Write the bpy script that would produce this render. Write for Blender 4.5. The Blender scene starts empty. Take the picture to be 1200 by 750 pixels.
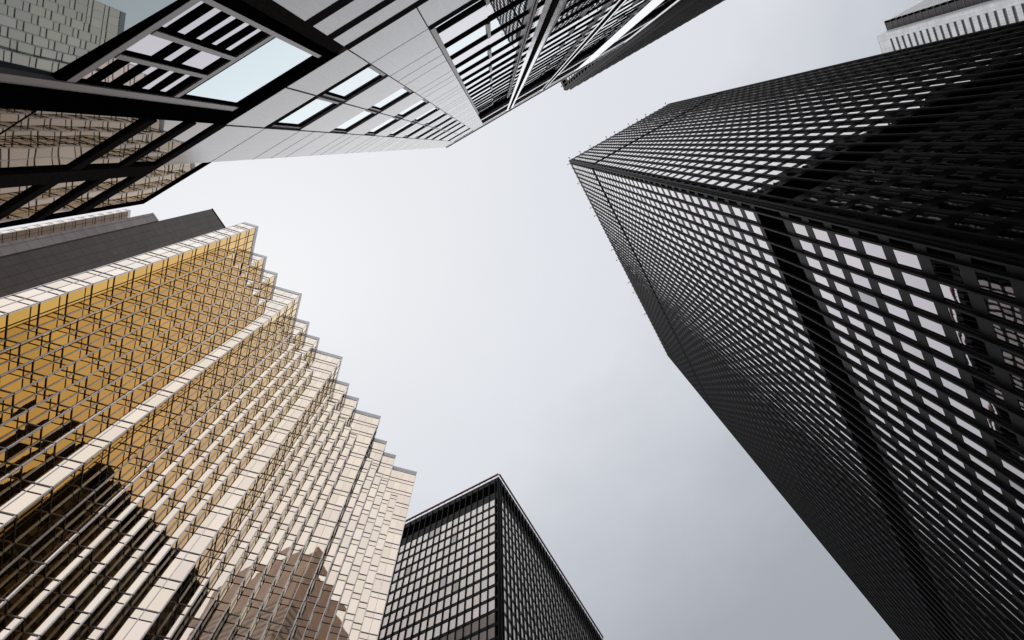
import bpy, math, random
from mathutils import Vector, Matrix
random.seed(7)
scene = bpy.context.scene
COL = scene.collection

# ------------------------------------------------------------------ camera
CAMZ = 1.6
RX = ((0.875, 0.471, 0.112), (0.484, -0.836, -0.258), (-0.028, 0.28, -0.96))
ZX, ZY, FPX, TH = 579.577, 168.965, 706.08, -0.410425        # zenith point, focal length (px of a 1200 px wide frame), heading
def _frame():
    u = Vector((ZX - 600, -(ZY - 375), -FPX)).normalized()
    e = u.cross(Vector((0, 0, 1))).normalized(); n = u.cross(e)
    a = math.cos(TH) * e + math.sin(TH) * n
    b = -math.sin(TH) * e + math.cos(TH) * n
    return a, b, u
_a, _b, _u = _frame()
ROT = Matrix((_a, _b, _u))                                    # camera space -> world
cam_data = bpy.data.cameras.new('camera')
cam_data.sensor_width = 36.0
cam_data.lens = FPX / 1200 * 36.0
cam_data.clip_start = 0.05
cam_data.clip_end = 6000
cam = bpy.data.objects.new('camera', cam_data)
COL.objects.link(cam)
cam.matrix_world = Matrix.Translation((0, 0, CAMZ)) @ ROT.to_4x4()
scene.camera = cam
def project(p):
    c = ROT.transposed() @ (Vector(p) - Vector((0, 0, CAMZ)))
    if c.z > -0.01: return None
    return (600 - c.x / c.z * FPX, 375 + c.y / c.z * FPX)

# ------------------------------------------------------------------ sky, sun, exposure
SUN_EL, SUN_AZ = math.radians(66), math.radians(180)          # azimuth counted from +X towards +Y
world = bpy.data.worlds.new('World'); scene.world = world
world.use_nodes = True
nt = world.node_tree; N = nt.nodes; L = nt.links
N.clear()
out = N.new('ShaderNodeOutputWorld'); bg = N.new('ShaderNodeBackground')
sky = N.new('ShaderNodeTexSky'); sky.sky_type = 'NISHITA'; sky.sun_disc = False
sky.sun_elevation = SUN_EL; sky.sun_rotation = math.pi / 2 - SUN_AZ
sky.air_density = 1.0; sky.dust_density = 4.0
tc = N.new('ShaderNodeTexCoord')
dot = N.new('ShaderNodeVectorMath'); dot.operation = 'DOT_PRODUCT'; dot.inputs[1].default_value = (-0.30, -0.42, 0.98)
L.new(tc.outputs['Generated'], dot.inputs[0])
nz = N.new('ShaderNodeTexNoise'); nz.inputs['Scale'].default_value = 2.3; nz.inputs['Detail'].default_value = 5; nz.inputs['Roughness'].default_value = 0.55
mp = N.new('ShaderNodeMapping'); mp.inputs['Scale'].default_value = (1, 1, 2.2); mp.inputs['Location'].default_value = (3.1, 0.4, 1.7)
L.new(tc.outputs['Generated'], mp.inputs['Vector']); L.new(mp.outputs['Vector'], nz.inputs['Vector'])
ad = N.new('ShaderNodeMath'); ad.operation = 'MULTIPLY_ADD'; ad.inputs[1].default_value = 0.32; ad.inputs[2].default_value = -0.16
L.new(nz.outputs['Fac'], ad.inputs[0])
sm = N.new('ShaderNodeMath'); sm.operation = 'ADD'
L.new(dot.outputs['Value'], sm.inputs[0]); L.new(ad.outputs[0], sm.inputs[1])
ramp = N.new('ShaderNodeValToRGB'); cr = ramp.color_ramp
cr.elements[0].position = 0.0; cr.elements[0].color = (0.34, 0.355, 0.38, 1)
cr.elements[1].position = 1.0; cr.elements[1].color = (0.80, 0.82, 0.86, 1)
for p, c in ((0.36, (0.39, 0.415, 0.455, 1)), (0.55, (0.52, 0.55, 0.60, 1)), (0.66, (0.61, 0.635, 0.685, 1)), (0.78, (0.74, 0.765, 0.81, 1)), (0.90, (0.77, 0.795, 0.84, 1))):
    e = cr.elements.new(p); e.color = c
L.new(sm.outputs[0], ramp.inputs['Fac'])
sc_ = N.new('ShaderNodeVectorMath'); sc_.operation = 'SCALE'; sc_.inputs['Scale'].default_value = 10.0   # the deck of cloud, on the sky texture's own scale
L.new(ramp.outputs['Color'], sc_.inputs[0])
mx = N.new('ShaderNodeMix'); mx.data_type = 'RGBA'; mx.inputs['Factor'].default_value = 0.97
L.new(sky.outputs['Color'], mx.inputs['A']); L.new(sc_.outputs['Vector'], mx.inputs['B'])
L.new(mx.outputs['Result'], bg.inputs['Color']); bg.inputs['Strength'].default_value = 0.1
L.new(bg.outputs['Background'], out.inputs['Surface'])
sun_d = bpy.data.lights.new('sun', 'SUN'); sun_d.energy = 1.0; sun_d.angle = math.radians(175); sun_d.color = (1, 0.97, 0.93)
sun = bpy.data.objects.new('sun', sun_d); COL.objects.link(sun)
sd = Vector((math.cos(SUN_EL) * math.cos(SUN_AZ), math.cos(SUN_EL) * math.sin(SUN_AZ), math.sin(SUN_EL)))
sun.rotation_euler = sd.to_track_quat('Z', 'Y').to_euler()
scene.view_settings.view_transform = 'Standard'
scene.view_settings.look = 'None'
scene.view_settings.exposure = 0.0
scene.view_settings.gamma = 1.0
scene.view_settings.use_curve_mapping = False
scene.cycles.max_bounces = 10
scene.cycles.glossy_bounces = 8
scene.cycles.diffuse_bounces = 4

# ------------------------------------------------------------------ materials
def new_mat(name):
    m = bpy.data.materials.new(name); m.use_nodes = True
    t = m.node_tree; b = t.nodes['Principled BSDF']
    return m, t, b
def noise(t, scale, detail=4, rough=0.6, coord=None, sc=None):
    g = t.nodes.new('ShaderNodeNewGeometry')
    n = t.nodes.new('ShaderNodeTexNoise'); n.inputs['Scale'].default_value = scale
    n.inputs['Detail'].default_value = detail; n.inputs['Roughness'].default_value = rough
    if sc:
        m = t.nodes.new('ShaderNodeMapping'); m.inputs['Scale'].default_value = sc
        t.links.new(g.outputs['Position'], m.inputs['Vector']); t.links.new(m.outputs['Vector'], n.inputs['Vector'])
    else:
        t.links.new(g.outputs['Position'], n.inputs['Vector'])
    return n
def ramp2(t, src, c0, c1, p0=0.3, p1=0.7):
    r = t.nodes.new('ShaderNodeValToRGB')
    r.color_ramp.elements[0].position = p0; r.color_ramp.elements[0].color = (*c0, 1)
    r.color_ramp.elements[1].position = p1; r.color_ramp.elements[1].color = (*c1, 1)
    t.links.new(src, r.inputs['Fac']); return r
def bump(t, b, src, dist, strength=1.0):
    n = t.nodes.new('ShaderNodeBump'); n.inputs['Distance'].default_value = dist; n.inputs['Strength'].default_value = strength
    t.links.new(src, n.inputs['Height']); t.links.new(n.outputs['Normal'], b.inputs['Normal'])
def mat_stone(name, c0, c1, scale=9, rough=0.45, spec=0.5, big=0.12):
    m, t, b = new_mat(name)
    n = noise(t, scale, 6, 0.75); r = ramp2(t, n.outputs['Fac'], c0, c1, 0.32, 0.68)
    n2 = noise(t, 0.35, 3, 0.5)
    r2 = ramp2(t, n2.outputs['Fac'], (1 - big,) * 3, (1.0,) * 3)
    mm = t.nodes.new('ShaderNodeMix'); mm.data_type = 'RGBA'; mm.blend_type = 'MULTIPLY'; mm.inputs['Factor'].default_value = 1
    t.links.new(r.outputs['Color'], mm.inputs['A']); t.links.new(r2.outputs['Color'], mm.inputs['B'])
    col = mm.outputs['Result']
    if name.startswith('pale'):
        n3 = noise(t, 1.0, 5, 0.6, sc=(5.0, 5.0, 0.22)); r3 = ramp2(t, n3.outputs['Fac'], (0.86, 0.85, 0.84), (1.0, 1.0, 1.0), 0.34, 0.56)
        a = t.nodes.new('ShaderNodeAttribute'); a.attribute_name = 'tint'
        for x in (r3.outputs['Color'], a.outputs['Color']):
            k = t.nodes.new('ShaderNodeMix'); k.data_type = 'RGBA'; k.blend_type = 'MULTIPLY'; k.inputs['Factor'].default_value = 1
            t.links.new(col, k.inputs['A']); t.links.new(x, k.inputs['B']); col = k.outputs['Result']
    t.links.new(col, b.inputs['Base Color'])
    b.inputs['Roughness'].default_value = rough; b.inputs['Specular IOR Level'].default_value = spec
    return m
def mat_mirror(name, front, mid, graze, wave=0.002, wscale=0.8, rough=0.012, p=(0.15, 0.5, 0.85), tint=True):
    """coated glass: reflectance runs from `graze` to `front` as the eye comes square to it; long slow waves in the sheet"""
    m, t, b = new_mat(name)
    lw = t.nodes.new('ShaderNodeNewGeometry')
    d = t.nodes.new('ShaderNodeVectorMath'); d.operation = 'DOT_PRODUCT'
    t.links.new(lw.outputs['Incoming'], d.inputs[0]); t.links.new(lw.outputs['True Normal'], d.inputs[1])
    r = t.nodes.new('ShaderNodeValToRGB'); e = r.color_ramp.elements
    e[0].position = p[0]; e[0].color = (*graze, 1); e[1].position = p[2]; e[1].color = (*front, 1)
    k = e.new(p[1]); k.color = (*mid, 1)
    t.links.new(d.outputs['Value'], r.inputs['Fac'])
    col = r.outputs['Color']
    if tint:
        a = t.nodes.new('ShaderNodeAttribute'); a.attribute_name = 'tint'
        mm = t.nodes.new('ShaderNodeMix'); mm.data_type = 'RGBA'; mm.blend_type = 'MULTIPLY'; mm.inputs['Factor'].default_value = 1
        t.links.new(col, mm.inputs['A']); t.links.new(a.outputs['Color'], mm.inputs['B']); col = mm.outputs['Result']
    t.links.new(col, b.inputs['Base Color'])
    b.inputs['Metallic'].default_value = 1.0; b.inputs['Roughness'].default_value = rough
    if wave:
        n = noise(t, wscale, 1.5, 0.4); bump(t, b, n.outputs['Fac'], wave)
    return m
def mat_plain(name, c, rough=0.5, metal=0.0, spec=0.5, var=0.12, scale=3.0):
    m, t, b = new_mat(name)
    n = noise(t, scale, 4, 0.6)
    r = ramp2(t, n.outputs['Fac'], tuple(x * (1 - var) for x in c), tuple(min(1, x * (1 + var)) for x in c))
    t.links.new(r.outputs['Color'], b.inputs['Base Color'])
    b.inputs['Roughness'].default_value = rough; b.inputs['Metallic'].default_value = metal
    b.inputs['Specular IOR Level'].default_value = spec
    return m

M = {}
M['steel'] = mat_plain('matt black painted steel', (0.012, 0.012, 0.0135), 0.5, 0, 0.10, 0.25, 1.2)
M['steel_lip'] = mat_plain('worn black steel flange', (0.013, 0.013, 0.015), 0.5, 0, 0.06, 0.2, 2)
M['louvre'] = mat_plain('black louvres', (0.003, 0.003, 0.0035), 0.8, 0, 0.0, 0.2, 4)
M['bronze_glass'] = mat_mirror('bronze grey window glass', (0.20, 0.19, 0.20), (0.49, 0.465, 0.495), (0.62, 0.60, 0.63), 0.0035, 0.55, p=(0.1, 0.42, 0.8))
M['gold_glass'] = mat_mirror('pale gold coated glass', (0.80, 0.70, 0.60), (0.81, 0.705, 0.575), (0.83, 0.76, 0.67), 0.0018, 0.5, p=(0.25, 0.45, 0.65))  # gold glass in the cream tone of a single reflection
M['amber_glass'] = mat_mirror('gold glass tinted as double reflection', (0.75, 0.435, 0.085), (0.76, 0.445, 0.09), (0.80, 0.62, 0.33), 0.0018, 0.5, p=(0.16, 0.36, 0.6))  # same gold glass; amber of the double reflection put into its tint
M['bronze_gold'] = mat_mirror('gold glass with brown reflection in its tint', (0.13, 0.085, 0.06), (0.15, 0.10, 0.072), (0.20, 0.14, 0.11), 0.0018, 0.5)  # brown reflection on the second tower's return side, put into the tint
M['dark_glass'] = mat_mirror('near black window glass', (0.03, 0.03, 0.03), (0.06, 0.058, 0.06), (0.6, 0.6, 0.62), 0.0035, 0.55, p=(0.06, 0.26, 0.8))
M['tan_glass'] = mat_mirror('window glass over pale blinds', (0.90, 0.83, 0.76), (0.90, 0.84, 0.78), (0.90, 0.88, 0.87), 0.001, 0.6)
M['tan_glass'].node_tree.nodes['Principled BSDF'].inputs['Metallic'].default_value = 0.3
M['gold_frame'] = mat_plain('dark bronze glazing bars', (0.04, 0.032, 0.028), 0.5, 0, 0.2, 0.2, 2)
M['silver_frame'] = mat_plain('grey aluminium glazing bars', (0.66, 0.625, 0.615), 0.28, 0.85, 0.5, 0.10, 2)
M['mauve_lit_frame'] = mat_plain('floor bars in lit mauve tone', (0.30, 0.26, 0.26), 0.38, 0.5, 0.4, 0.2, 2)  # mauve light on the floor bars put into their colour
M['coping'] = mat_plain('grey metal coping', (0.88, 0.88, 0.92), 0.35, 0.0, 0.6, 0.08, 0.8)
M['granite'] = mat_stone('pale grey granite', (0.53, 0.515, 0.56), (0.68, 0.665, 0.72), 16, 0.16, 0.9, 0.16)
M['joint'] = mat_plain('dark stone joint', (0.10, 0.09, 0.10), 0.8)
M['dark_granite'] = mat_stone('speckled black granite', (0.008, 0.007, 0.007), (0.060, 0.053, 0.049), 60, 0.6, 0.0, 0.1)
M['black_metal'] = mat_plain('black metal reveal', (0.003, 0.003, 0.003), 0.6, 0, 0.0)
M['pale_frame'] = mat_plain('pale aluminium frame', (0.42, 0.38, 0.38), 0.4, 0.1, 0.5, 0.06, 2)
M['cyan_glass'] = mat_mirror('pale cyan tinted glass', (0.50, 0.625, 0.66), (0.52, 0.635, 0.67), (0.54, 0.645, 0.68), 0.0022, 0.6, tint=True)
M['lilac_glass'] = mat_mirror('grey lilac spandrel glass', (0.34, 0.325, 0.36), (0.39, 0.37, 0.41), (0.46, 0.44, 0.48), 0.003, 0.6, tint=True)
M['brown_glass'] = mat_mirror('base glass with brown reflection painted in', (0.11, 0.088, 0.075), (0.135, 0.108, 0.092), (0.27, 0.24, 0.23), 0.004, 0.55, p=(0.08, 0.25, 0.7))  # dim brown mirror image in the wing panes put into the tint
M['white_glass'] = mat_mirror('polished white stone', (0.52, 0.52, 0.54), (0.57, 0.57, 0.59), (0.63, 0.63, 0.65), 0.004, 0.7, tint=False, rough=0.08)
def mat_panels(name, c0, c1, w, h, joint, rough=0.6):
    m, t, b = new_mat(name)
    u = t.nodes.new('ShaderNodeUVMap'); u.uv_map = 'uv'
    br = t.nodes.new('ShaderNodeTexBrick'); br.offset = 0.0; br.inputs['Scale'].default_value = 1
    br.inputs['Brick Width'].default_value = w; br.inputs['Row Height'].default_value = h
    br.inputs['Mortar Size'].default_value = 0.035; br.inputs['Mortar Smooth'].default_value = 0.1
    br.inputs['Color1'].default_value = (*c0, 1); br.inputs['Color2'].default_value = (*c1, 1); br.inputs['Mortar'].default_value = (*joint, 1)
    t.links.new(u.outputs['UV'], br.inputs['Vector']); 
    n = noise(t, 0.25, 5, 0.7); r2 = ramp2(t, n.outputs['Fac'], (0.75,) * 3, (1.1,) * 3)
    mm = t.nodes.new('ShaderNodeMix'); mm.data_type = 'RGBA'; mm.blend_type = 'MULTIPLY'; mm.inputs['Factor'].default_value = 1
    t.links.new(br.outputs['Color'], mm.inputs['A']); t.links.new(r2.outputs['Color'], mm.inputs['B'])
    t.links.new(mm.outputs['Result'], b.inputs['Base Color']); b.inputs['Roughness'].default_value = rough
    return m
M['brown_panel'] = mat_panels('dark brown stone panels', (0.125, 0.096, 0.084), (0.155, 0.12, 0.105), 1.15, 1.7, (0.03, 0.025, 0.025))
M['pale_panel'] = mat_panels('pinkish grey stone panels', (0.50, 0.44, 0.44), (0.57, 0.50, 0.50), 1.1, 2.2, (0.10, 0.09, 0.09))
M['red_panel'] = mat_panels('red brown granite panels', (0.42, 0.27, 0.18), (0.50, 0.33, 0.22), 3.0, 3.6, (0.07, 0.05, 0.05), 0.3)
M['marble'] = mat_panels('white marble cladding', (0.86, 0.88, 0.89), (0.90, 0.91, 0.92), 1.2, 2.4, (0.45, 0.45, 0.47), 0.4)
M['fcp_glass'] = mat_plain('dark brown window strip', (0.10, 0.085, 0.085), 0.25, 0, 0.6, 0.15, 0.4)
M['notch_glass'] = mat_plain('dark notch glazing', (0.022, 0.018, 0.021), 0.3, 0, 0.3, 0.3, 0.5)
M['rail_red'] = mat_plain('oxide red roof rail', (0.20, 0.045, 0.035), 0.6, 0, 0.2)
M['paving'] = mat_panels('grey granite paving', (0.20, 0.19, 0.19), (0.24, 0.23, 0.225), 1.5, 1.5, (0.08, 0.08, 0.08), 0.6)

# ------------------------------------------------------------------ mesh helpers
class MB:
    def __init__(s): s.v = []; s.f = []; s.mi = []; s.tint = []; s.uv = []; s.cuts = [0]; s.tone = (1, 1, 1)
    def cut(s):
        if s.cuts[-1] != len(s.f): s.cuts.append(len(s.f))
    def quad(s, a, b, c, d, mi=0, tint=None, uv=None):
        tint = tint or s.tone
        i = len(s.v); s.v += [Vector(a), Vector(b), Vector(c), Vector(d)]; s.f.append((i, i + 1, i + 2, i + 3)); s.mi.append(mi); s.tint.append(tint)
        if uv is None:
            w = (Vector(b) - Vector(a)).length; h = (Vector(d) - Vector(a)).length; uv = ((0, 0), (w, 0), (w, h), (0, h))
        s.uv.append(uv)
    def frame_box(s, O, U, V, W, u0, u1, v0, v1, w0, w1, mi=0, skip=''):
        """box in the frame O + u U + v V + w W (W points out of the wall)"""
        P = lambda u, v, w: O + U * u + V * v + W * w
        q = [('f', (u0, v0, w1), (u1, v0, w1), (u1, v1, w1), (u0, v1, w1)), ('b', (u1, v0, w0), (u0, v0, w0), (u0, v1, w0), (u1, v1, w0)),
             ('l', (u0, v0, w0), (u0, v0, w1), (u0, v1, w1), (u0, v1, w0)), ('r', (u1, v0, w1), (u1, v0, w0), (u1, v1, w0), (u1, v1, w1)),
             ('t', (u0, v1, w1), (u1, v1, w1), (u1, v1, w0), (u0, v1, w0)), ('d', (u0, v0, w0), (u1, v0, w0), (u1, v0, w1), (u0, v0, w1))]
        for k, a, b, c, d in q:
            if k not in skip: s.quad(P(*a), P(*b), P(*c), P(*d), mi)
    def box(s, x0, x1, y0, y1, z0, z1, mi=0):
        s.frame_box(Vector((0, 0, 0)), Vector((1, 0, 0)), Vector((0, 0, 1)), Vector((0, -1, 0)), x0, x1, z0, z1, -y1, -y0, mi)
    def poly(s, pts, mi=0):
        i = len(s.v); s.v += [Vector(p) for p in pts]; s.f.append(tuple(range(i, i + len(pts)))); s.mi.append(mi); s.tint.append((1, 1, 1)); s.uv.append([(p[0], p[1]) for p in pts])
    def build(s, name, mats, root=None, label=None, kind=None, smooth=False):
        if not isinstance(mats, (list, tuple)): mats = [mats]
        off = root.location if root else Vector((0, 0, 0))
        if root and root.parent: off = off + root.parent.location
        me = bpy.data.meshes.new(name); me.from_pydata([tuple(p - off) for p in s.v], [], s.f)
        for m in mats: me.materials.append(M[m])
        for p, i in zip(me.polygons, s.mi): p.material_index = i
        at = me.color_attributes.new('tint', 'FLOAT_COLOR', 'CORNER'); uvl = me.uv_layers.new(name='uv')
        for p, t, uv in zip(me.polygons, s.tint, s.uv):
            for j, li in enumerate(p.loop_indices):
                at.data[li].color = (*t, 1); uvl.data[li].uv = uv[j]
        me.update()
        o = bpy.data.objects.new(name, me); COL.objects.link(o)
        if root: o.parent = root
        if label: o['label'] = label
        if kind: o['kind'] = kind
        return o
def thing(name, label, cat, loc, group=None):
    o = bpy.data.objects.new(name, None); COL.objects.link(o); o.location = loc
    o.empty_display_size = 2
    o['label'] = label; o['category'] = cat
    if group: o['group'] = group
    return o
def V3(*a): return Vector(a)
UP = V3(0, 0, 1)
def build_each(mb, name, mats, root):
    """every stretch between two cuts becomes a part of its own"""
    ends = mb.cuts[1:] + [len(mb.f)]; res = []
    for a, b in zip(mb.cuts, ends):
        if a == b: continue
        m = MB()
        for i in range(a, b):
            f = mb.f[i]; k = len(m.v); m.v += [mb.v[j] for j in f]; m.f.append(tuple(range(k, k + len(f))))
            m.mi.append(mb.mi[i]); m.tint.append(mb.tint[i]); m.uv.append(mb.uv[i])
        res.append(m.build(name, mats, root))
    return res
class Panes:
    """window panes of one thing: the hundred that show largest become parts of their own, the rest one mesh"""
    def __init__(s): s.q = []
    def add(s, O, U, W, u0, u1, z0, z1, w, mat, tilt=0.003, tint=0.05, rot=None, lo=1.0):
        a, b = rot if rot else (random.gauss(0, tilt), random.gauss(0, tilt))
        um, vm = (u0 + u1) / 2, (z0 + z1) / 2
        P = lambda u, v: O + U * u + UP * v + W * (w + (u - um) * a + (v - vm) * b)
        g = lo - random.random() * tint
        t = (g, g * (1 - random.random() * tint * 0.3), g * (1 - random.random() * tint * 0.5))
        s.q.append((P(u0, z0), P(u1, z0), P(u1, z1), P(u0, z1), mat, t, W))
    def area(s, q):
        c = sum((Vector(p) for p in q[:4]), Vector()) / 4
        if (V3(0, 0, CAMZ) - c).dot(q[6]) <= 0: return 0
        pp = [project(p) for p in q[:4]]
        if any(p is None for p in pp): return 0
        cx = sum(p[0] for p in pp) / 4; cy = sum(p[1] for p in pp) / 4
        if not (0 <= cx <= 1200 and 0 <= cy <= 750): return 0
        return abs(sum(pp[i][0] * pp[(i + 1) % 4][1] - pp[(i + 1) % 4][0] * pp[i][1] for i in range(4))) / 2
    def build(s, root, name='window', n=100, rest='glazing'):
        order = sorted(s.q, key=s.area, reverse=True)
        big = order[:n]; mats = sorted(set(q[4] for q in order))
        for q in big:
            m = MB(); m.quad(*q[:4], tint=q[5]); m.build(name, q[4], root)
        if order[n:]:
            m = MB()
            for q in order[n:]: m.quad(*q[:4], mi=mats.index(q[4]), tint=q[5])
            m.build(name, mats, root, kind='stuff')

# ------------------------------------------------------------------ ground
g = MB(); S = 3000
g.quad((-S, -S, 0), (S, -S, 0), (S, S, 0), (-S, S, 0), uv=((-S, -S), (S, -S), (S, S), (-S, S)))
go = g.build('plaza_ground', 'paving'); go['kind'] = 'structure'

# ------------------------------------------------------------------ black steel towers (one recipe, several towers)
def steel_face(root, panes, O, U, W, width, nmod, rows, bands, ztop, edge, depth, glass, mb_wall, mull_parts, lip=True, tilt=0.003, wh=None, zbot=0.0):
    """one elevation: O is the left foot, U runs along it, W points out. rows = [(z0, z1)] windows, bands = [(z0, z1)] louvres"""
    mod = (width - 2 * edge) / nmod
    # dark wall: spandrels between the window rows
    zs = sorted([(a, b, 'w') for a, b in rows] + [(a, b, 'l') for a, b in bands])
    z = zbot
    for a, b, k in zs:
        if a > z: mb_wall.frame_box(O, U, UP, W, edge * 0.5, width - edge * 0.5, z, a, -0.4, 0.0, 0)
        if k == 'l': mb_wall.frame_box(O, U, UP, W, edge * 0.5, width - edge * 0.5, a, b, -0.4, -0.22, 1, skip='td')
        z = b
    mb_wall.frame_box(O, U, UP, W, edge * 0.5, width - edge * 0.5, z, ztop, -0.4, 0.0, 0)
    for a, b in rows:
        for i in range(nmod):
            panes.add(O, U, W, edge + mod * i + 0.13, edge + mod * (i + 1) - 0.13, a, b, -0.02, glass, tilt, 0.16, lo=0.62 if random.random() < 0.05 else 1.0)
        for i in range(nmod + 1):   # jambs beside each pane
            u = edge + mod * i
            mb_wall.frame_box(O, U, UP, W, u - 0.13, u + 0.13, a, b, -0.35, 0.0, 0, skip='btd')
    for i in range(nmod + 1):       # I-section mullions
        u = edge + mod * i
        m = MB()
        m.frame_box(O, U, UP, W, u - 0.035, u + 0.035, zbot + 6, ztop + 0.05, 0.0, depth - 0.04, 0, skip='b')
        m.frame_box(O, U, UP, W, u - 0.08, u + 0.08, zbot + 6, ztop + 0.05, depth - 0.04, depth, 1)
        mull_parts.append(m)
def steel_tower(name, label, cx, cy, lx, ly, H, nx, ny, rows, bands, depth, glass, group, edge=1.0, rail=False, faces='xy', davits=(), tilt=0.003):
    """corner nearest the camera at (cx, cy); lx, ly signed lengths along x and y"""
    sx = 1 if lx > 0 else -1; sy = 1 if ly > 0 else -1
    root = thing(name, label, 'office tower', (cx + lx / 2, cy + ly / 2, 0), group)
    panes = Panes(); wall = MB(); mull = []
    # core
    c = MB(); x0, x1 = sorted((cx + sx * 0.36, cx + lx - sx * 0.36)); y0, y1 = sorted((cy + sy * 0.36, cy + ly - sy * 0.36))
    c.box(x0, x1, y0, y1, 0, H - 0.3)
    c.build('core_wall', 'louvre', root)
    # the four elevations; U is chosen so that U x UP = W
    F = {'y': (V3(min(cx, cx + lx), cy, 0), V3(1, 0, 0), V3(0, -sy, 0), abs(lx), nx),
         'x': (V3(cx, min(cy, cy + ly), 0), V3(0, 1, 0), V3(-sx, 0, 0), abs(ly), ny),
         'Y': (V3(min(cx, cx + lx), cy + ly, 0), V3(1, 0, 0), V3(0, sy, 0), abs(lx), nx),
         'X': (V3(cx + lx, min(cy, cy + ly), 0), V3(0, 1, 0), V3(sx, 0, 0), abs(ly), ny)}
    for k in faces:
        O, U, W, w, n = F[k]
        if U.cross(UP).dot(W) < 0:
            O = O + U * w; U = -U
        steel_face(root, panes, O, U, W, w, n, rows, bands, H, edge, depth, glass, wall, mull, tilt=tilt)
    wall.build('facade_wall', ['steel', 'louvre'], root)
    def seen(m):
        b = [project(p) for p in (m.v[0], m.v[len(m.v) // 2])]
        return -min(((p[0] - 600) ** 2 + (p[1] - 375) ** 2) if p else 1e9 for p in b)
    mull.sort(key=seen, reverse=True)
    for m in mull[:100]: m.build('mullion', ['steel', 'steel_lip'], root)
    # corner posts: a re-entrant square column between the last mullions
    for dx in (0, 1):
        for dy in (0, 1):
            px = cx + lx * dx; py = cy + ly * dy
            ax = sx if dx == 0 else -sx; ay = sy if dy == 0 else -sy
            m = MB(); xa, xb = sorted((px + ax * 0.12, px + ax * edge * 0.62)); ya, yb = sorted((py + ay * 0.12, py + ay * edge * 0.62))
            m.box(xa, xb, ya, yb, 0, H, 0)
            # proud steel angle on the arris
            xa, xb = sorted((px - ax * depth * 0.45, px + ax * 0.14)); ya, yb = sorted((py + ay * 0.26, py + ay * 0.40)); m.box(xa, xb, ya, yb, 4, H, 1)
            xa, xb = sorted((px + ax * 0.26, px + ax * 0.40)); ya, yb = sorted((py - ay * depth * 0.45, py + ay * 0.14)); m.box(xa, xb, ya, yb, 4, H, 1)
            m.build('corner_column', ['steel', 'steel_lip'], root)
    r = MB(); x0, x1 = sorted((cx, cx + lx)); y0, y1 = sorted((cy, cy + ly))
    r.box(x0 + 0.01, x1 - 0.01, y0 + 0.01, y1 - 0.01, H, H + 0.5)
    r.build('roof', 'steel', root)
    panes.build(root)
    for (px, py, dx, dy) in davits:
        m = MB(); q = V3(px, py, H + 0.5); d = V3(dx, dy, 0)
        s = V3(-dy, dx, 0)
        m.frame_box(q, s, UP, d, -0.06, 0.06, 0, 0.5, -0.1, 0.1); m.frame_box(q, s, UP, d, -0.05, 0.05, 0.4, 0.52, 0.1, 0.65); m.frame_box(q, s, UP, d, -0.18, 0.18, 0.30, 0.60, 0.65, 0.85)
        m.build('roof_floodlight', 'steel', root)
    if rail:
        m = MB()
        for (O, U, w) in ((V3(min(cx, cx + lx), cy, 0), V3(1, 0, 0), abs(lx)), (V3(cx, min(cy, cy + ly), 0), V3(0, 1, 0), abs(ly))):
            W = V3(0, -sy, 0) if U.x else V3(-sx, 0, 0)
            m.frame_box(O, U, UP, W, 0, w, H + 1.1, H + 1.6, 0.05, 0.35)
            k = 0
            while k < w: m.frame_box(O, U, UP, W, k, k + 0.1, H + 0.5, H + 1.1, 0.15, 0.25); k += 1.7
        m.build('roof_rail', 'rail_red', root)
    return root

def Z(*a): return [(p + CAMZ, q + CAMZ) for p, q in a]
# the big tower on the right
rows = [(42.8 - 2.2 + 3.3 * k + CAMZ, 42.8 + 3.3 * k + CAMZ) for k in range(-11, 47) if k not in (3, 4, 34)]
dav = [(18.4, 16 + t, -1, 0) for t in (1.0, 8, 17, 20, 33, 37, 46, 50, 59)] + [(18.4 + t, 16, 0, -1) for t in (0.6, 4.5, 8.2, 14, 17, 22, 25, 28, 35)]
steel_tower('black_tower', 'huge black steel and glass tower filling the right side, taller than all towers beside it', 18.4, 16.0, 36.2, 76.8, 201.6, 22, 47, rows,
            Z((50.9, 56.2), (151.9, 155.3)), 0.22, 'bronze_glass', 'black steel towers', davits=dav, tilt=0.0045)
# the smaller one at the bottom
rows = [(124.3 - 2.3 - 3.24 * k + CAMZ, 124.3 - 3.24 * k + CAMZ) for k in range(0, 36)]
steel_tower('black_tower', 'black tower with a red roof rail and windowless top band, right of the gold tower', -38.2, 69.9, -48, 58.5, 135 + CAMZ - 2.0, 28, 35, rows,
            Z((127.2, 131.6)), 0.24, 'tan_glass', 'black steel towers', rail=True, tilt=0.0015)
# the dark one behind the granite building
rows = [(115 - 2.2 - 3.3 * k + CAMZ, 115 - 3.3 * k + CAMZ) for k in range(0, 32)]
steel_tower('black_tower', 'dark finned tower edge seen end-on behind the pale granite tower at the top', 16.8, -2.05, 86, -34, 124 + CAMZ, 54, 20, rows,
            Z((117, 122)), 0.42, 'dark_glass', 'black steel towers', faces='yx')

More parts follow.
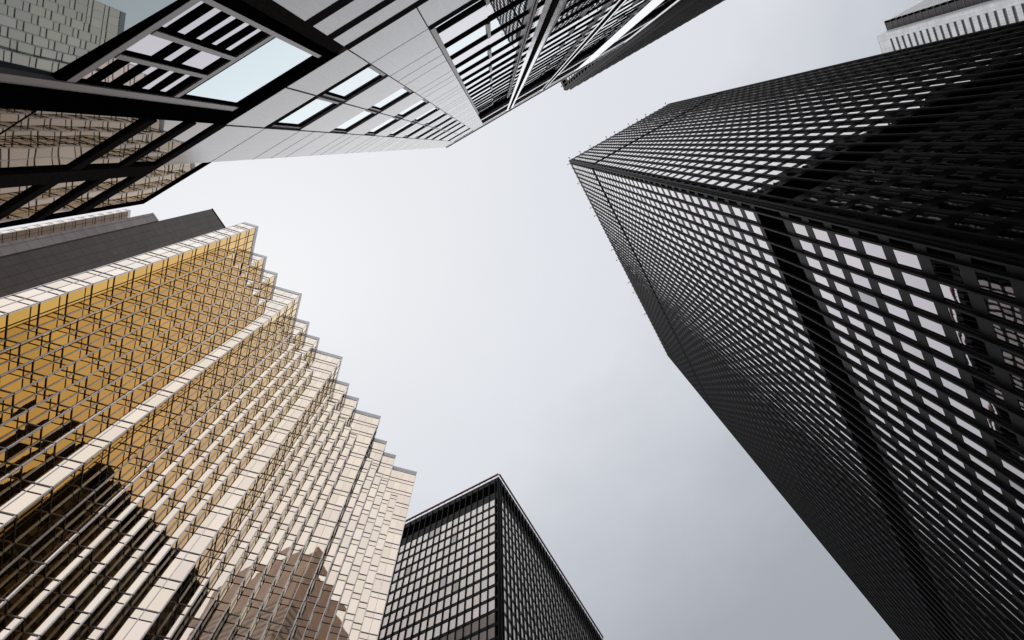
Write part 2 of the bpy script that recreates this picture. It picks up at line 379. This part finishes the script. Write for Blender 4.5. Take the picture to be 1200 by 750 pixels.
# ------------------------------------------------------------------ gold serrated towers
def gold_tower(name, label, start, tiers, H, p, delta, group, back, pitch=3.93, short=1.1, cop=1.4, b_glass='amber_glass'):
    """tiers: [(bottom, top, coping?, seq)]; seq is a list of (direction, panels): 'a' runs outwards (+x +y), 'b' back (-x +y)"""
    root = thing(name, label, 'office tower', (start[0] - 12, start[1] + 18, 0), group)
    c, s = math.cos(delta), math.sin(delta); q = math.sqrt(0.5)
    D = {k: V3(c * x - s * y, s * x + c * y, 0) for k, (x, y) in dict(a=(q, q), b=(-q, q)).items()}
    panes = Panes(); cop_mb = MB(); body = MB(); bk = MB()
    zt = H - cop; lines = []; z = zt
    lines.append((z, 'edge'))
    while z > 0:
        z -= pitch - short; lines.append((z, 'floor')); z -= short; lines.append((z, 'sill'))
    for ti, (zlo, zhi, has_cop, seq) in enumerate(tiers):
        P = V3(start[0], start[1], 0); pts = [P.copy()]
        top = zt if has_cop else zhi
        for k, n in seq:
            U = D[k]; w = n * p; W = U.cross(UP); fr = MB()
            if has_cop: cop_mb.frame_box(P, U, UP, W, 0, w, H - cop, H, -0.35, 0.03, skip='b')
            for (za, ka), (zb, kb) in zip(lines[:-1], lines[1:]):
                if za > top + 0.01 or zb < zlo - 0.01: continue
                for i in range(n):
                    panes.add(P, U, W, i * p + 0.02, (i + 1) * p - 0.02, max(zb, 0), za, -0.006, 'gold_glass' if k == 'a' else b_glass, 0.0035, 0.12)  # facet 'b' tint carries the painted reflection
            for e, ke in lines:
                if zlo - 0.01 <= e <= top + 0.01 and e > 0:
                    h, d = (0.062, 0.055) if ke == 'floor' else (0.042, 0.03)
                    fr.frame_box(P, U, UP, W, 0.0, w, e - h, e + h, -0.04, d, 2 if ke == 'floor' and k == 'a' else 0, skip='b')  # floor bars on 'a' take the painted lit mauve
            for i in range(0, n + 1):
                end = i in (0, n)
                a = 0.085 if end else 0.042
                fr.frame_box(P, U, UP, W, max(0, i * p - a), min(w, i * p + a), max(zlo, 0), top, -0.04, 0.05 if end else 0.034, 1 if end or k == 'a' else 0, skip='b')  # inner bars dark on 'b': reflected bar backs put into the colour
            fr.build('glazing_bars', ['gold_frame', 'silver_frame', 'mauve_lit_frame'], root)
            P = P + U * w; pts.append(P.copy())
        ring = pts + [V3(*b, 0) for b in back]
        zc = H - 0.4 if has_cop else zhi
        body.poly([(v.x, v.y, zc) for v in ring])
        for i in range(len(pts) - 1, len(ring)):
            a, b = ring[i], ring[(i + 1) % len(ring)]
            body.quad((b.x, b.y, max(zlo, 0)), (a.x, a.y, max(zlo, 0)), (a.x, a.y, zc), (b.x, b.y, zc), 1)
        for i in range(len(pts) - 1):
            a, b = pts[i], pts[i + 1]; W = (b - a).normalized().cross(UP) * -0.12
            bk.quad(a + W + UP * max(zlo, 0), b + W + UP * max(zlo, 0), b + W + UP * (zc - 0.02), a + W + UP * (zc - 0.02))
    cop_mb.build('coping', 'coping', root)
    panes.build(root, 'glass_panel', 100)
    body.build('rear_wall', ['brown_panel', 'gold_glass'], root)
    bk.build('backing_wall', 'louvre', root)
    return root
HG = 112 + CAMZ; PG = 1.272
upper = [('a', 2)]; lower = [('a', 2)]
for k in range(4):
    upper += [('b', 4), ('a', 2), ('b', 2), ('a', 2), ('b', 2), ('a', 4)]
    lower += [('b', 2)] + [('a', 1), ('b', 1)] * 6 + [('a', 2)]
upper += [('b', 3)]; lower += [('b', 3)]
ZSET = HG - 1.4 - 3 * 3.93 + 1.1                     # the fine teeth stop here; above it only every second tooth goes on
tip0 = V3(-0.4010 * 112, -0.0745 * 112, 0)
dl = math.radians(1.38)
st = tip0 - V3(math.cos(dl + math.pi / 4), math.sin(dl + math.pi / 4), 0) * 2 * PG
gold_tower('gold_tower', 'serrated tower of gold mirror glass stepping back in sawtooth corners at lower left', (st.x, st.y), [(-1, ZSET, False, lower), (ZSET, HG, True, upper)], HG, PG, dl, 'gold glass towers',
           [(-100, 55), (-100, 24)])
# the second, taller and mostly hidden
tip = V3(-0.564 * 180, -0.195 * 180, 0)
s2 = tip - V3(1, 1, 0) * math.sqrt(0.5) * 1 * 1.3
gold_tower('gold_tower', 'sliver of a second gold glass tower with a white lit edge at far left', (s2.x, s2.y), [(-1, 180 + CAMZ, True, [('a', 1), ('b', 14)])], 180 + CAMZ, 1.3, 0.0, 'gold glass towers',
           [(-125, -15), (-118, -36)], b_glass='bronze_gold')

# ------------------------------------------------------------------ stone shafts between the gold towers
root = thing('stone_shaft', 'dark brown blank stone shaft rising behind the left edge of the gold tower', 'tower', (-62, -11, 0), 'stone shafts by the gold towers')
m = MB(); X = -56.25; Hs = 125 + CAMZ
m.quad((X, -4, 0), (X, -16.75, 0), (X, -16.75, Hs), (X, -4, Hs)); m.quad((X, -16.75, 0), (X - 12, -16.75, 0), (X - 12, -16.75, Hs), (X, -16.75, Hs))
m.quad((X - 12, -16.75, 0), (X - 12, -4, 0), (X - 12, -4, Hs), (X - 12, -16.75, Hs)); m.quad((X - 12, -4, 0), (X, -4, 0), (X, -4, Hs), (X - 12, -4, Hs))
m.build('wall', 'brown_panel', root)
m = MB(); m.box(X - 12.05, X + 0.05, -16.8, -3.95, Hs, Hs + 0.4); m.build('roof_cap', 'louvre', root)
root = thing('stone_shaft', 'narrow pinkish grey stone shaft, lower, between the dark shaft and the far gold sliver', 'tower', (-60, -17.6, 0), 'stone shafts by the gold towers')
m = MB(); Hl = 104.6 + CAMZ; X2 = X + 0.1
m.quad((X2, -16.77, 0), (X2, -18.3, 0), (X2, -18.3, Hl), (X2, -16.77, Hl)); m.quad((X2, -18.3, 0), (X2 - 8, -18.3, 0), (X2 - 8, -18.3, Hl), (X2, -18.3, Hl))
m.quad((X2 - 8, -18.3, 0), (X2 - 8, -16.77, 0), (X2 - 8, -16.77, Hl), (X2 - 8, -18.3, Hl)); m.quad((X2, -16.77, Hl), (X2, -18.3, Hl), (X2 - 8, -18.3, Hl), (X2 - 8, -16.77, Hl))
m.build('wall', 'pale_panel', root)
m = MB(); m.box(X2 - 8, X2 + 0.03, -18.33, -16.77, Hl, Hl + 0.3); m.build('roof_cap', 'coping', root)

# ------------------------------------------------------------------ white marble tower beyond
root = thing('marble_tower', 'white marble tower with dark window strips behind the top edge of the black tower', 'office tower', (200, 80, 0))
HF = 290 + CAMZ; XF = 172.6
O = V3(XF, 110, 0); U = V3(0, -1, 0); W = V3(-1, 0, 0)
wl = MB(); gl = MB()
zz = HF - 7.8
wl.frame_box(O, U, UP, W, 0, 65, zz, HF, -1, 0)
k = 0
while zz > 20:
    g1 = MB(); g1.frame_box(O, U, UP, W, 0, 65, zz - 1.45, zz, -1, -0.35, skip='b')
    g1.build('window_strip', 'fcp_glass', root)
    wl.frame_box(O, U, UP, W, 0, 65, zz - 3.79, zz - 1.45, -1, 0); zz -= 3.79
wl.build('spandrel_wall', 'marble', root)
pr = MB(); pr.frame_box(O, U, UP, W, 65, 67.7, 0, HF, -4.4, 0.05); pr.build('corner_pier', 'marble', root)
nt_ = MB(); nt_.frame_box(V3(177, 42.29, 0), U, UP, W, 0, 4.25, 0, HF - 0.8, -1, 0)
nt_.build('notch_glazing', 'notch_glass', root)
fl = MB(); z = HF - 1
while z > 60:
    fl.frame_box(V3(177, 42.29, 0), U, UP, W, 0, 4.25, z - 0.25, z, 0, 0.12); z -= 3.85
fl.build('notch_sill', 'fcp_glass', root)
cp = MB(); cp.frame_box(V3(177, 42.29, 0), U, UP, W, 0, 4.3, HF - 0.8, HF, -1, 0.1); cp.frame_box(O, U, UP, W, 0, 67.7, HF, HF + 0.6, -1, 0.1); cp.build('coping', 'coping', root)
s3 = MB(); O3 = V3(177, 38, 0); U3 = V3(1, 0, 0); W3 = V3(0, -1, 0)
z = HF - 6; s3.frame_box(O3, U3, UP, W3, 0, 60, z, HF, -1, 0, 0)
while z > 40:
    s3.frame_box(O3, U3, UP, W3, 0, 60, z - 1.45, z, -1, -0.12, 1, skip='b'); s3.frame_box(O3, U3, UP, W3, 0, 60, z - 3.85, z - 1.45, -1, 0, 0); z -= 3.85
s3.build('side_wall', ['marble', 'fcp_glass'], root)
b = MB(); b.box(XF + 1.01, 236, 45, 110, 0, HF - 0.4); b.box(178.01, 236, 39.01, 45, 0, HF - 0.4); b.build('core_wall', 'louvre', root)

# ------------------------------------------------------------------ red granite tower (only its mirror image shows, in the gold glass)
root = thing('red_granite_tower', 'red brown stone tower with stepped corners, mirrored in the gold glass near the bottom', 'office tower', (77, -115, 0))
HR = 272
m = MB()
for i, (ins, h) in enumerate(((0, HR - 26), (3.5, HR - 12), (8, HR))):
    m.box(50 + ins, 104 - ins, -142 + ins, -88 - ins, 0 if i == 0 else HR - 26.01, h + CAMZ)
m.build('wall', 'red_panel', root)
m = MB()
for i in range(58):
    z = 10 + i * 3.7
    if z > HR - 30: break
    m.box(49.96, 104.04, -142.04, -87.96, z, z + 1.5)
m.build('window_strip', 'fcp_glass', root)

# ------------------------------------------------------------------ pale granite tower, a few steps in front of the camera
root = thing('granite_tower', 'pale granite tower with cyan windows and a dark framed glass base, closest at top left', 'office tower', (5, -15, 0))
YF = -2.0
O = V3(0, YF, CAMZ); U = V3(-1, 0, 0); W = V3(0, 1, 0)          # u = -x, so that U x UP = W
def bx(mb, x0, x1, z0, z1, w0, w1, mi=0, skip='', own=True):
    if own:
        mb.cut()
        if mi == 0 and skip == '': g = 1 - random.random() * 0.12; mb.tone = (g, g * random.uniform(0.985, 1.0), g)
    mb.frame_box(O, U, UP, W, -x1, -x0, z0, z1, w0, w1, mi, skip)
panes = Panes()
def pane(x0, x1, z0, z1, w, mat, rot=None, tilt=0.004, lo=1.0): panes.add(O, U, W, -x1, -x0, z0, z1, w, mat, tilt, 0.04, rot, lo)
ZT = 61.6
core = MB(); core.box(-4.18, 14.98, -30, YF - 0.5, 0, ZT - 0.3 + CAMZ); core.build('core_wall', 'black_metal', root)
# piers
def pier(x0, x1, z0, z1, joints, mat='granite'):
    m = MB(); zs = [z0] + [z for z in joints if z0 < z < z1] + [z1]
    for a, b_ in zip(zs[:-1], zs[1:]):
        g = 1 - random.random() * 0.13; m.tone = (g, g * random.uniform(0.985, 1.0), g)
        bx(m, x0, x1, a, b_, -0.5, 0.0, 0, 'td')
    m.tone = (1, 1, 1)
    for z in joints:
        if z0 < z < z1: bx(m, x0, x1, z - 0.009, z + 0.009, 0.0, 0.002, 1, 'b')
    m.build('pier', [mat, 'joint'], root)
jn = []
for k in range(15): jn += [10.3 + 3.68 * k, 12.1 + 3.68 * k, 13.05 + 3.68 * k]
pier(-4.2, -3.115, 8.79, ZT, jn)
pier(-1.105, -0.055, 8.79, ZT, jn)
side = MB(); side.frame_box(V3(-4.2, YF - 0.5, CAMZ), V3(0, -1, 0), UP, V3(-1, 0, 0), 0, 28, 0, ZT, -0.3, 0); side.build('side_wall', 'granite', root)
# two columns of punched windows
m = MB(); jm = MB()
bx(m, -3.1, -1.12, 8.79, 10.2, -0.5, -0.004)
dk = MB(); bx(dk, -3.1, -1.12, 10.2, 10.46, -0.5, -0.008)
for k in range(8):
    z0, z1 = 10.46 + 3.68 * k, 12.06 + 3.68 * k
    zn = 10.46 + 3.68 * (k + 1) - (0 if k < 7 else -1.2)
    bx(m, -3.1, -1.12, z1 + 0.0, zn, -0.5, -0.004)
    for (xa, xb) in ((-3.1, -2.115), (-2.095, -1.12)):
        pm = Panes(); pm.add(O, U, W, -xb + 0.085, -xa - 0.10, z0 + 0.03, z1 - 0.12, -0.055, 'cyan_glass', 0.002, 0.04)
        q = pm.q[0]; pg = MB(); pg.quad(*q[:4], tint=q[5]); win = pg.build('window', 'cyan_glass', root)
        hd = MB(); bx(hd, xa + 0.02, xb - 0.02, z1 - 0.13, z1, -0.3, -0.05, 0, 'b', False); bx(hd, xa + 0.055, xa + 0.10, z0, z1 - 0.13, -0.3, -0.045, 0, 'b', False)
        hd.build('head', 'black_metal', win)
        fr = MB(); bx(fr, xb - 0.085, xb - 0.015, z0, z1 - 0.13, -0.3, -0.03, 0, 'b', False); bx(fr, xa, xa + 0.055, z0, z1, -0.3, -0.03, 0, 'b', False)
        bx(fr, xa + 0.055, xb - 0.085, z0, z0 + 0.03, -0.3, -0.031, 0, 'b', False)
        fr.build('frame', 'pale_frame', win)
zt = 10.46 + 3.68 * 8 + 1.2
bx(dk, -3.1, -1.12, zt, 43.2, -0.5, -0.15); bx(m, -3.1, -1.12, 43.2, 49.0, -0.5, -0.004); bx(dk, -3.1, -1.12, 49.0, 51.5, -0.5, -0.15); bx(m, -3.1, -1.12, 51.5, 57.2, -0.5, -0.004)
bx(dk, -3.1, -1.12, 57.2, 58.4, -0.5, -0.05); bx(m, -3.1, -1.12, 58.4, ZT, -0.5, -0.004)
build_each(m, 'spandrel', 'granite', root); build_each(dk, 'dark_band', 'dark_granite', root)
for xj in (-3.108, -2.105, -1.113, -0.048):
    bx(jm, xj - 0.009, xj + 0.009, 8.79, ZT, -0.05, 0.003)
build_each(jm, 'joint', 'joint', root)
# ribbon window bays
zg = [12.78 + 3.28 * k for k in range(8)]
def bay(x0, x1, rail, mull):
    dk = MB(); pf = MB(); gr = MB()
    bx(gr, x0, x1, 8.79, 10.2, -0.5, -0.004); bx(dk, x0, x1, 10.2, 10.46, -0.5, 0.004)
    rows = [(10.46, 10.97, 'cyan_glass'), (11.12, 12.60, 'lilac_glass')]
    for z in zg: rows += [(z, z + 1.49, 'cyan_glass'), (z + 1.62, z + 3.13, 'lilac_glass')]
    for a, b_, mt in rows:
        for xa, xb in ((x0 + 0.09, mull), (mull, rail), (rail + 0.14, x1)):
            pane(xa, xb, a, b_, -0.045, mt)
        bx(dk, x0 + 0.09, x1, b_, b_ + 0.15, -0.3, -0.008, skip='b')
        if mt == 'cyan_glass': bx(pf, mull - 0.035, mull + 0.035, a, b_ + 0.15, -0.1, 0.004)
    ze = zg[-1] + 3.28
    bx(pf, x0 + 0.0, x0 + 0.085, 10.46, ze, -0.2, 0.0); bx(pf, rail, rail + 0.05, 10.46, ze, -0.1, 0.03); bx(pf, rail + 0.09, rail + 0.14, 10.46, ze, -0.1, 0.03)
    bx(dk, rail + 0.05, rail + 0.09, 10.46, ze, -0.1, 0.0)
    bx(dk, x0, x1, ze, 47.5, -0.5, -0.2, 1); bx(gr, x0, x1, 47.5, 49.0, -0.5, -0.02); bx(dk, x0, x1, 49.0, 55.5, -0.5, -0.2, 1)
    bx(gr, x0, x1, 55.5, 57.2, -0.5, -0.004); bx(dk, x0, x1, 57.2, 58, -0.5, -0.03, 1); bx(gr, x0, x1, 58, ZT, -0.5, -0.004)
    build_each(gr, 'spandrel', 'granite', root); build_each(dk, 'dark_band', ['dark_granite', 'black_metal'], root); build_each(pf, 'mullion', 'pale_frame', root)
def twin_pier(x0, x1, xs):
    m = MB(); bx(m, x0, xs - 0.09, 8.79, ZT, -0.5, 0.0); bx(m, xs + 0.09, x1, 8.79, ZT, -0.5, 0.0); bx(m, xs - 0.09, xs + 0.09, 57.5, ZT, -0.5, 0.0); build_each(m, 'pier', 'white_glass', root)
    m = MB(); bx(m, xs - 0.09, xs + 0.09, 8.79, 57.5, -0.5, 0.03); m.build('pilaster', 'dark_granite', root)
bay(-0.04, 2.36, 1.98, 1.0)
twin_pier(2.36, 3.0, 2.68)
bay(3.0, 5.86, 5.32, 4.3)
twin_pier(5.86, 6.5, 6.17)
bay(6.5, 9.3, 8.75, 7.7)
m = MB(); bx(m, 9.3, 11.3, 8.79, ZT, -0.5, 0.0); bx(m, 14.2, 15.0, 8.79, ZT, -0.5, 0); build_each(m, 'pier', 'white_glass', root)
bay(11.3, 14.2, 13.4, 12.4)
m = MB(); bx(m, -4.25, 15.02, ZT, ZT + 0.25, -6, 0.05); bx(m, -4.25, 15.02, ZT - 1.2, ZT - 1.0, -0.4, 0.06); build_each(m, 'coping', 'granite', root)
# --- glass base: right part, stone bands
m = MB(); d = MB()
zs = [(-1.6, 2.2), (2.4, 4.1), (4.35, 5.2), (5.45, 6.87), (7.13, 7.73), (7.97, 8.54)]
for a, b_ in zs: bx(m, -1.11, 15.0, a, b_, -0.5, 0.0)
for a, b_ in ((2.2, 2.4), (4.1, 4.35), (5.2, 5.45), (6.87, 7.13), (7.73, 7.97), (8.54, 8.79)): bx(d, -1.11, 15.0, a, b_, -0.5, 0.004)
build_each(m, 'base_panel', 'granite', root); build_each(d, 'base_band', 'dark_granite', root)
# --- column at x = -1.4 .. -1.11 and its black reveal
m = MB(); bx(m, -1.26, -1.11, -1.6, 8.54, -0.5, 0.006); m.build('base_column', 'dark_granite', root)
m = MB(); bx(m, -1.40, -1.26, -1.6, 8.79, -0.5, -0.01); bx(m, -3.1, -2.80, -1.6, 8.79, -0.5, -0.01); bx(m, -2.80, -1.40, 8.45, 8.79, -0.5, -0.012); build_each(m, 'reveal', 'black_metal', root)
# --- shop-front bay
m = MB()
bx(m, -2.80, -2.70, -1.6, 8.45, -0.3, -0.02); bx(m, -1.46, -1.40, -1.6, 8.45, -0.3, -0.02)
for z in (5.16, 6.80): bx(m, -2.70, -1.46, z - 0.02, z + 0.08, -0.3, -0.03)
for x in (-2.285, -1.93): bx(m, x - 0.028, x + 0.028, 5.25, 6.78, -0.3, -0.025)
build_each(m, 'bay_frame', 'pale_frame', root)
m = MB()
bx(m, -2.70, -1.46, 5.03, 5.14, -0.3, -0.035); bx(m, -2.70, -1.46, 6.88, 6.93, -0.3, -0.035); bx(m, -2.70, -2.66, 6.93, 8.45, -0.3, -0.036)
bars = {0: (5.44, 5.75, 6.06, 6.37, 6.68), 1: (5.76, 6.08, 6.69), 2: (5.44, 5.76, 6.06, 6.37, 6.68)}
cols = [(-2.70, -2.313), (-2.257, -1.958), (-1.902, -1.46)]
for i, (xa, xb) in enumerate(cols):
    for z in bars[i]: bx(m, xa, xb, z - 0.055, z + 0.055, -0.3, -0.034)
    bx(m, xa, xa + 0.03, 5.25, 6.74, -0.3, -0.0365)
build_each(m, 'louvre_bar', 'black_metal', root)
pane(-2.66, -1.46, 6.93, 8.44, -0.05, 'cyan_glass', (0.0, 0.0))
ROT_LOW = (-0.0206, 0.0282)
pane(-2.70, -1.46, 3.0, 5.03, -0.075, 'cyan_glass', ROT_LOW, lo=0.42)  # darker reflection in the lower panes put into their tint
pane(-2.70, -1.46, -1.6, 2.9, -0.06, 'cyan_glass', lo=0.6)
for i, (xa, xb) in enumerate(cols):
    zz = [5.25] + list(bars[i]) + [6.74]
    for a, b_ in zip(zz[:-1], zz[1:]): pane(xa, xb, a, b_, -0.05, 'lilac_glass', tilt=0.006)
# --- lower wing to the left of the corner
d = MB()
for z0, z1 in ((6.84, 7.03), (7.76, 7.93), (8.56, 8.79)): bx(d, -5.53, -3.1, z0, z1, -0.3, 0.01)
bx(d, -3.85 - 0.0, -3.1, 5.26, 5.28, -0.3, -0.02)
build_each(d, 'base_band', 'dark_granite', root)
d = MB(); bx(d, -4.44, -4.16, -1.6, 8.6, -0.3, 0.02); d.build('base_column', 'dark_granite', root)
d = MB(); bx(d, -5.58, -5.53, -1.6, 10.34, -0.3, 0.005); bx(d, -5.53, -4.2, 10.28, 10.34, -0.3, 0.005); build_each(d, 'bay_frame', 'black_metal', root)
zz = [-1.6, 2.3, 5.27, 6.84, 7.76, 8.56]
for (xa, xb) in ((-5.53, -4.44), (-4.16, -3.1)):
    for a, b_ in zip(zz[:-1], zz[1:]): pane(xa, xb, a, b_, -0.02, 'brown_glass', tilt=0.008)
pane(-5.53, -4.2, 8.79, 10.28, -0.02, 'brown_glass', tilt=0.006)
w = MB(); w.box(-5.56, -3.1, -9, YF - 0.31, 0, 10.3 + CAMZ); w.build('wing_wall', 'black_metal', root)
panes.build(root, 'window', 140)
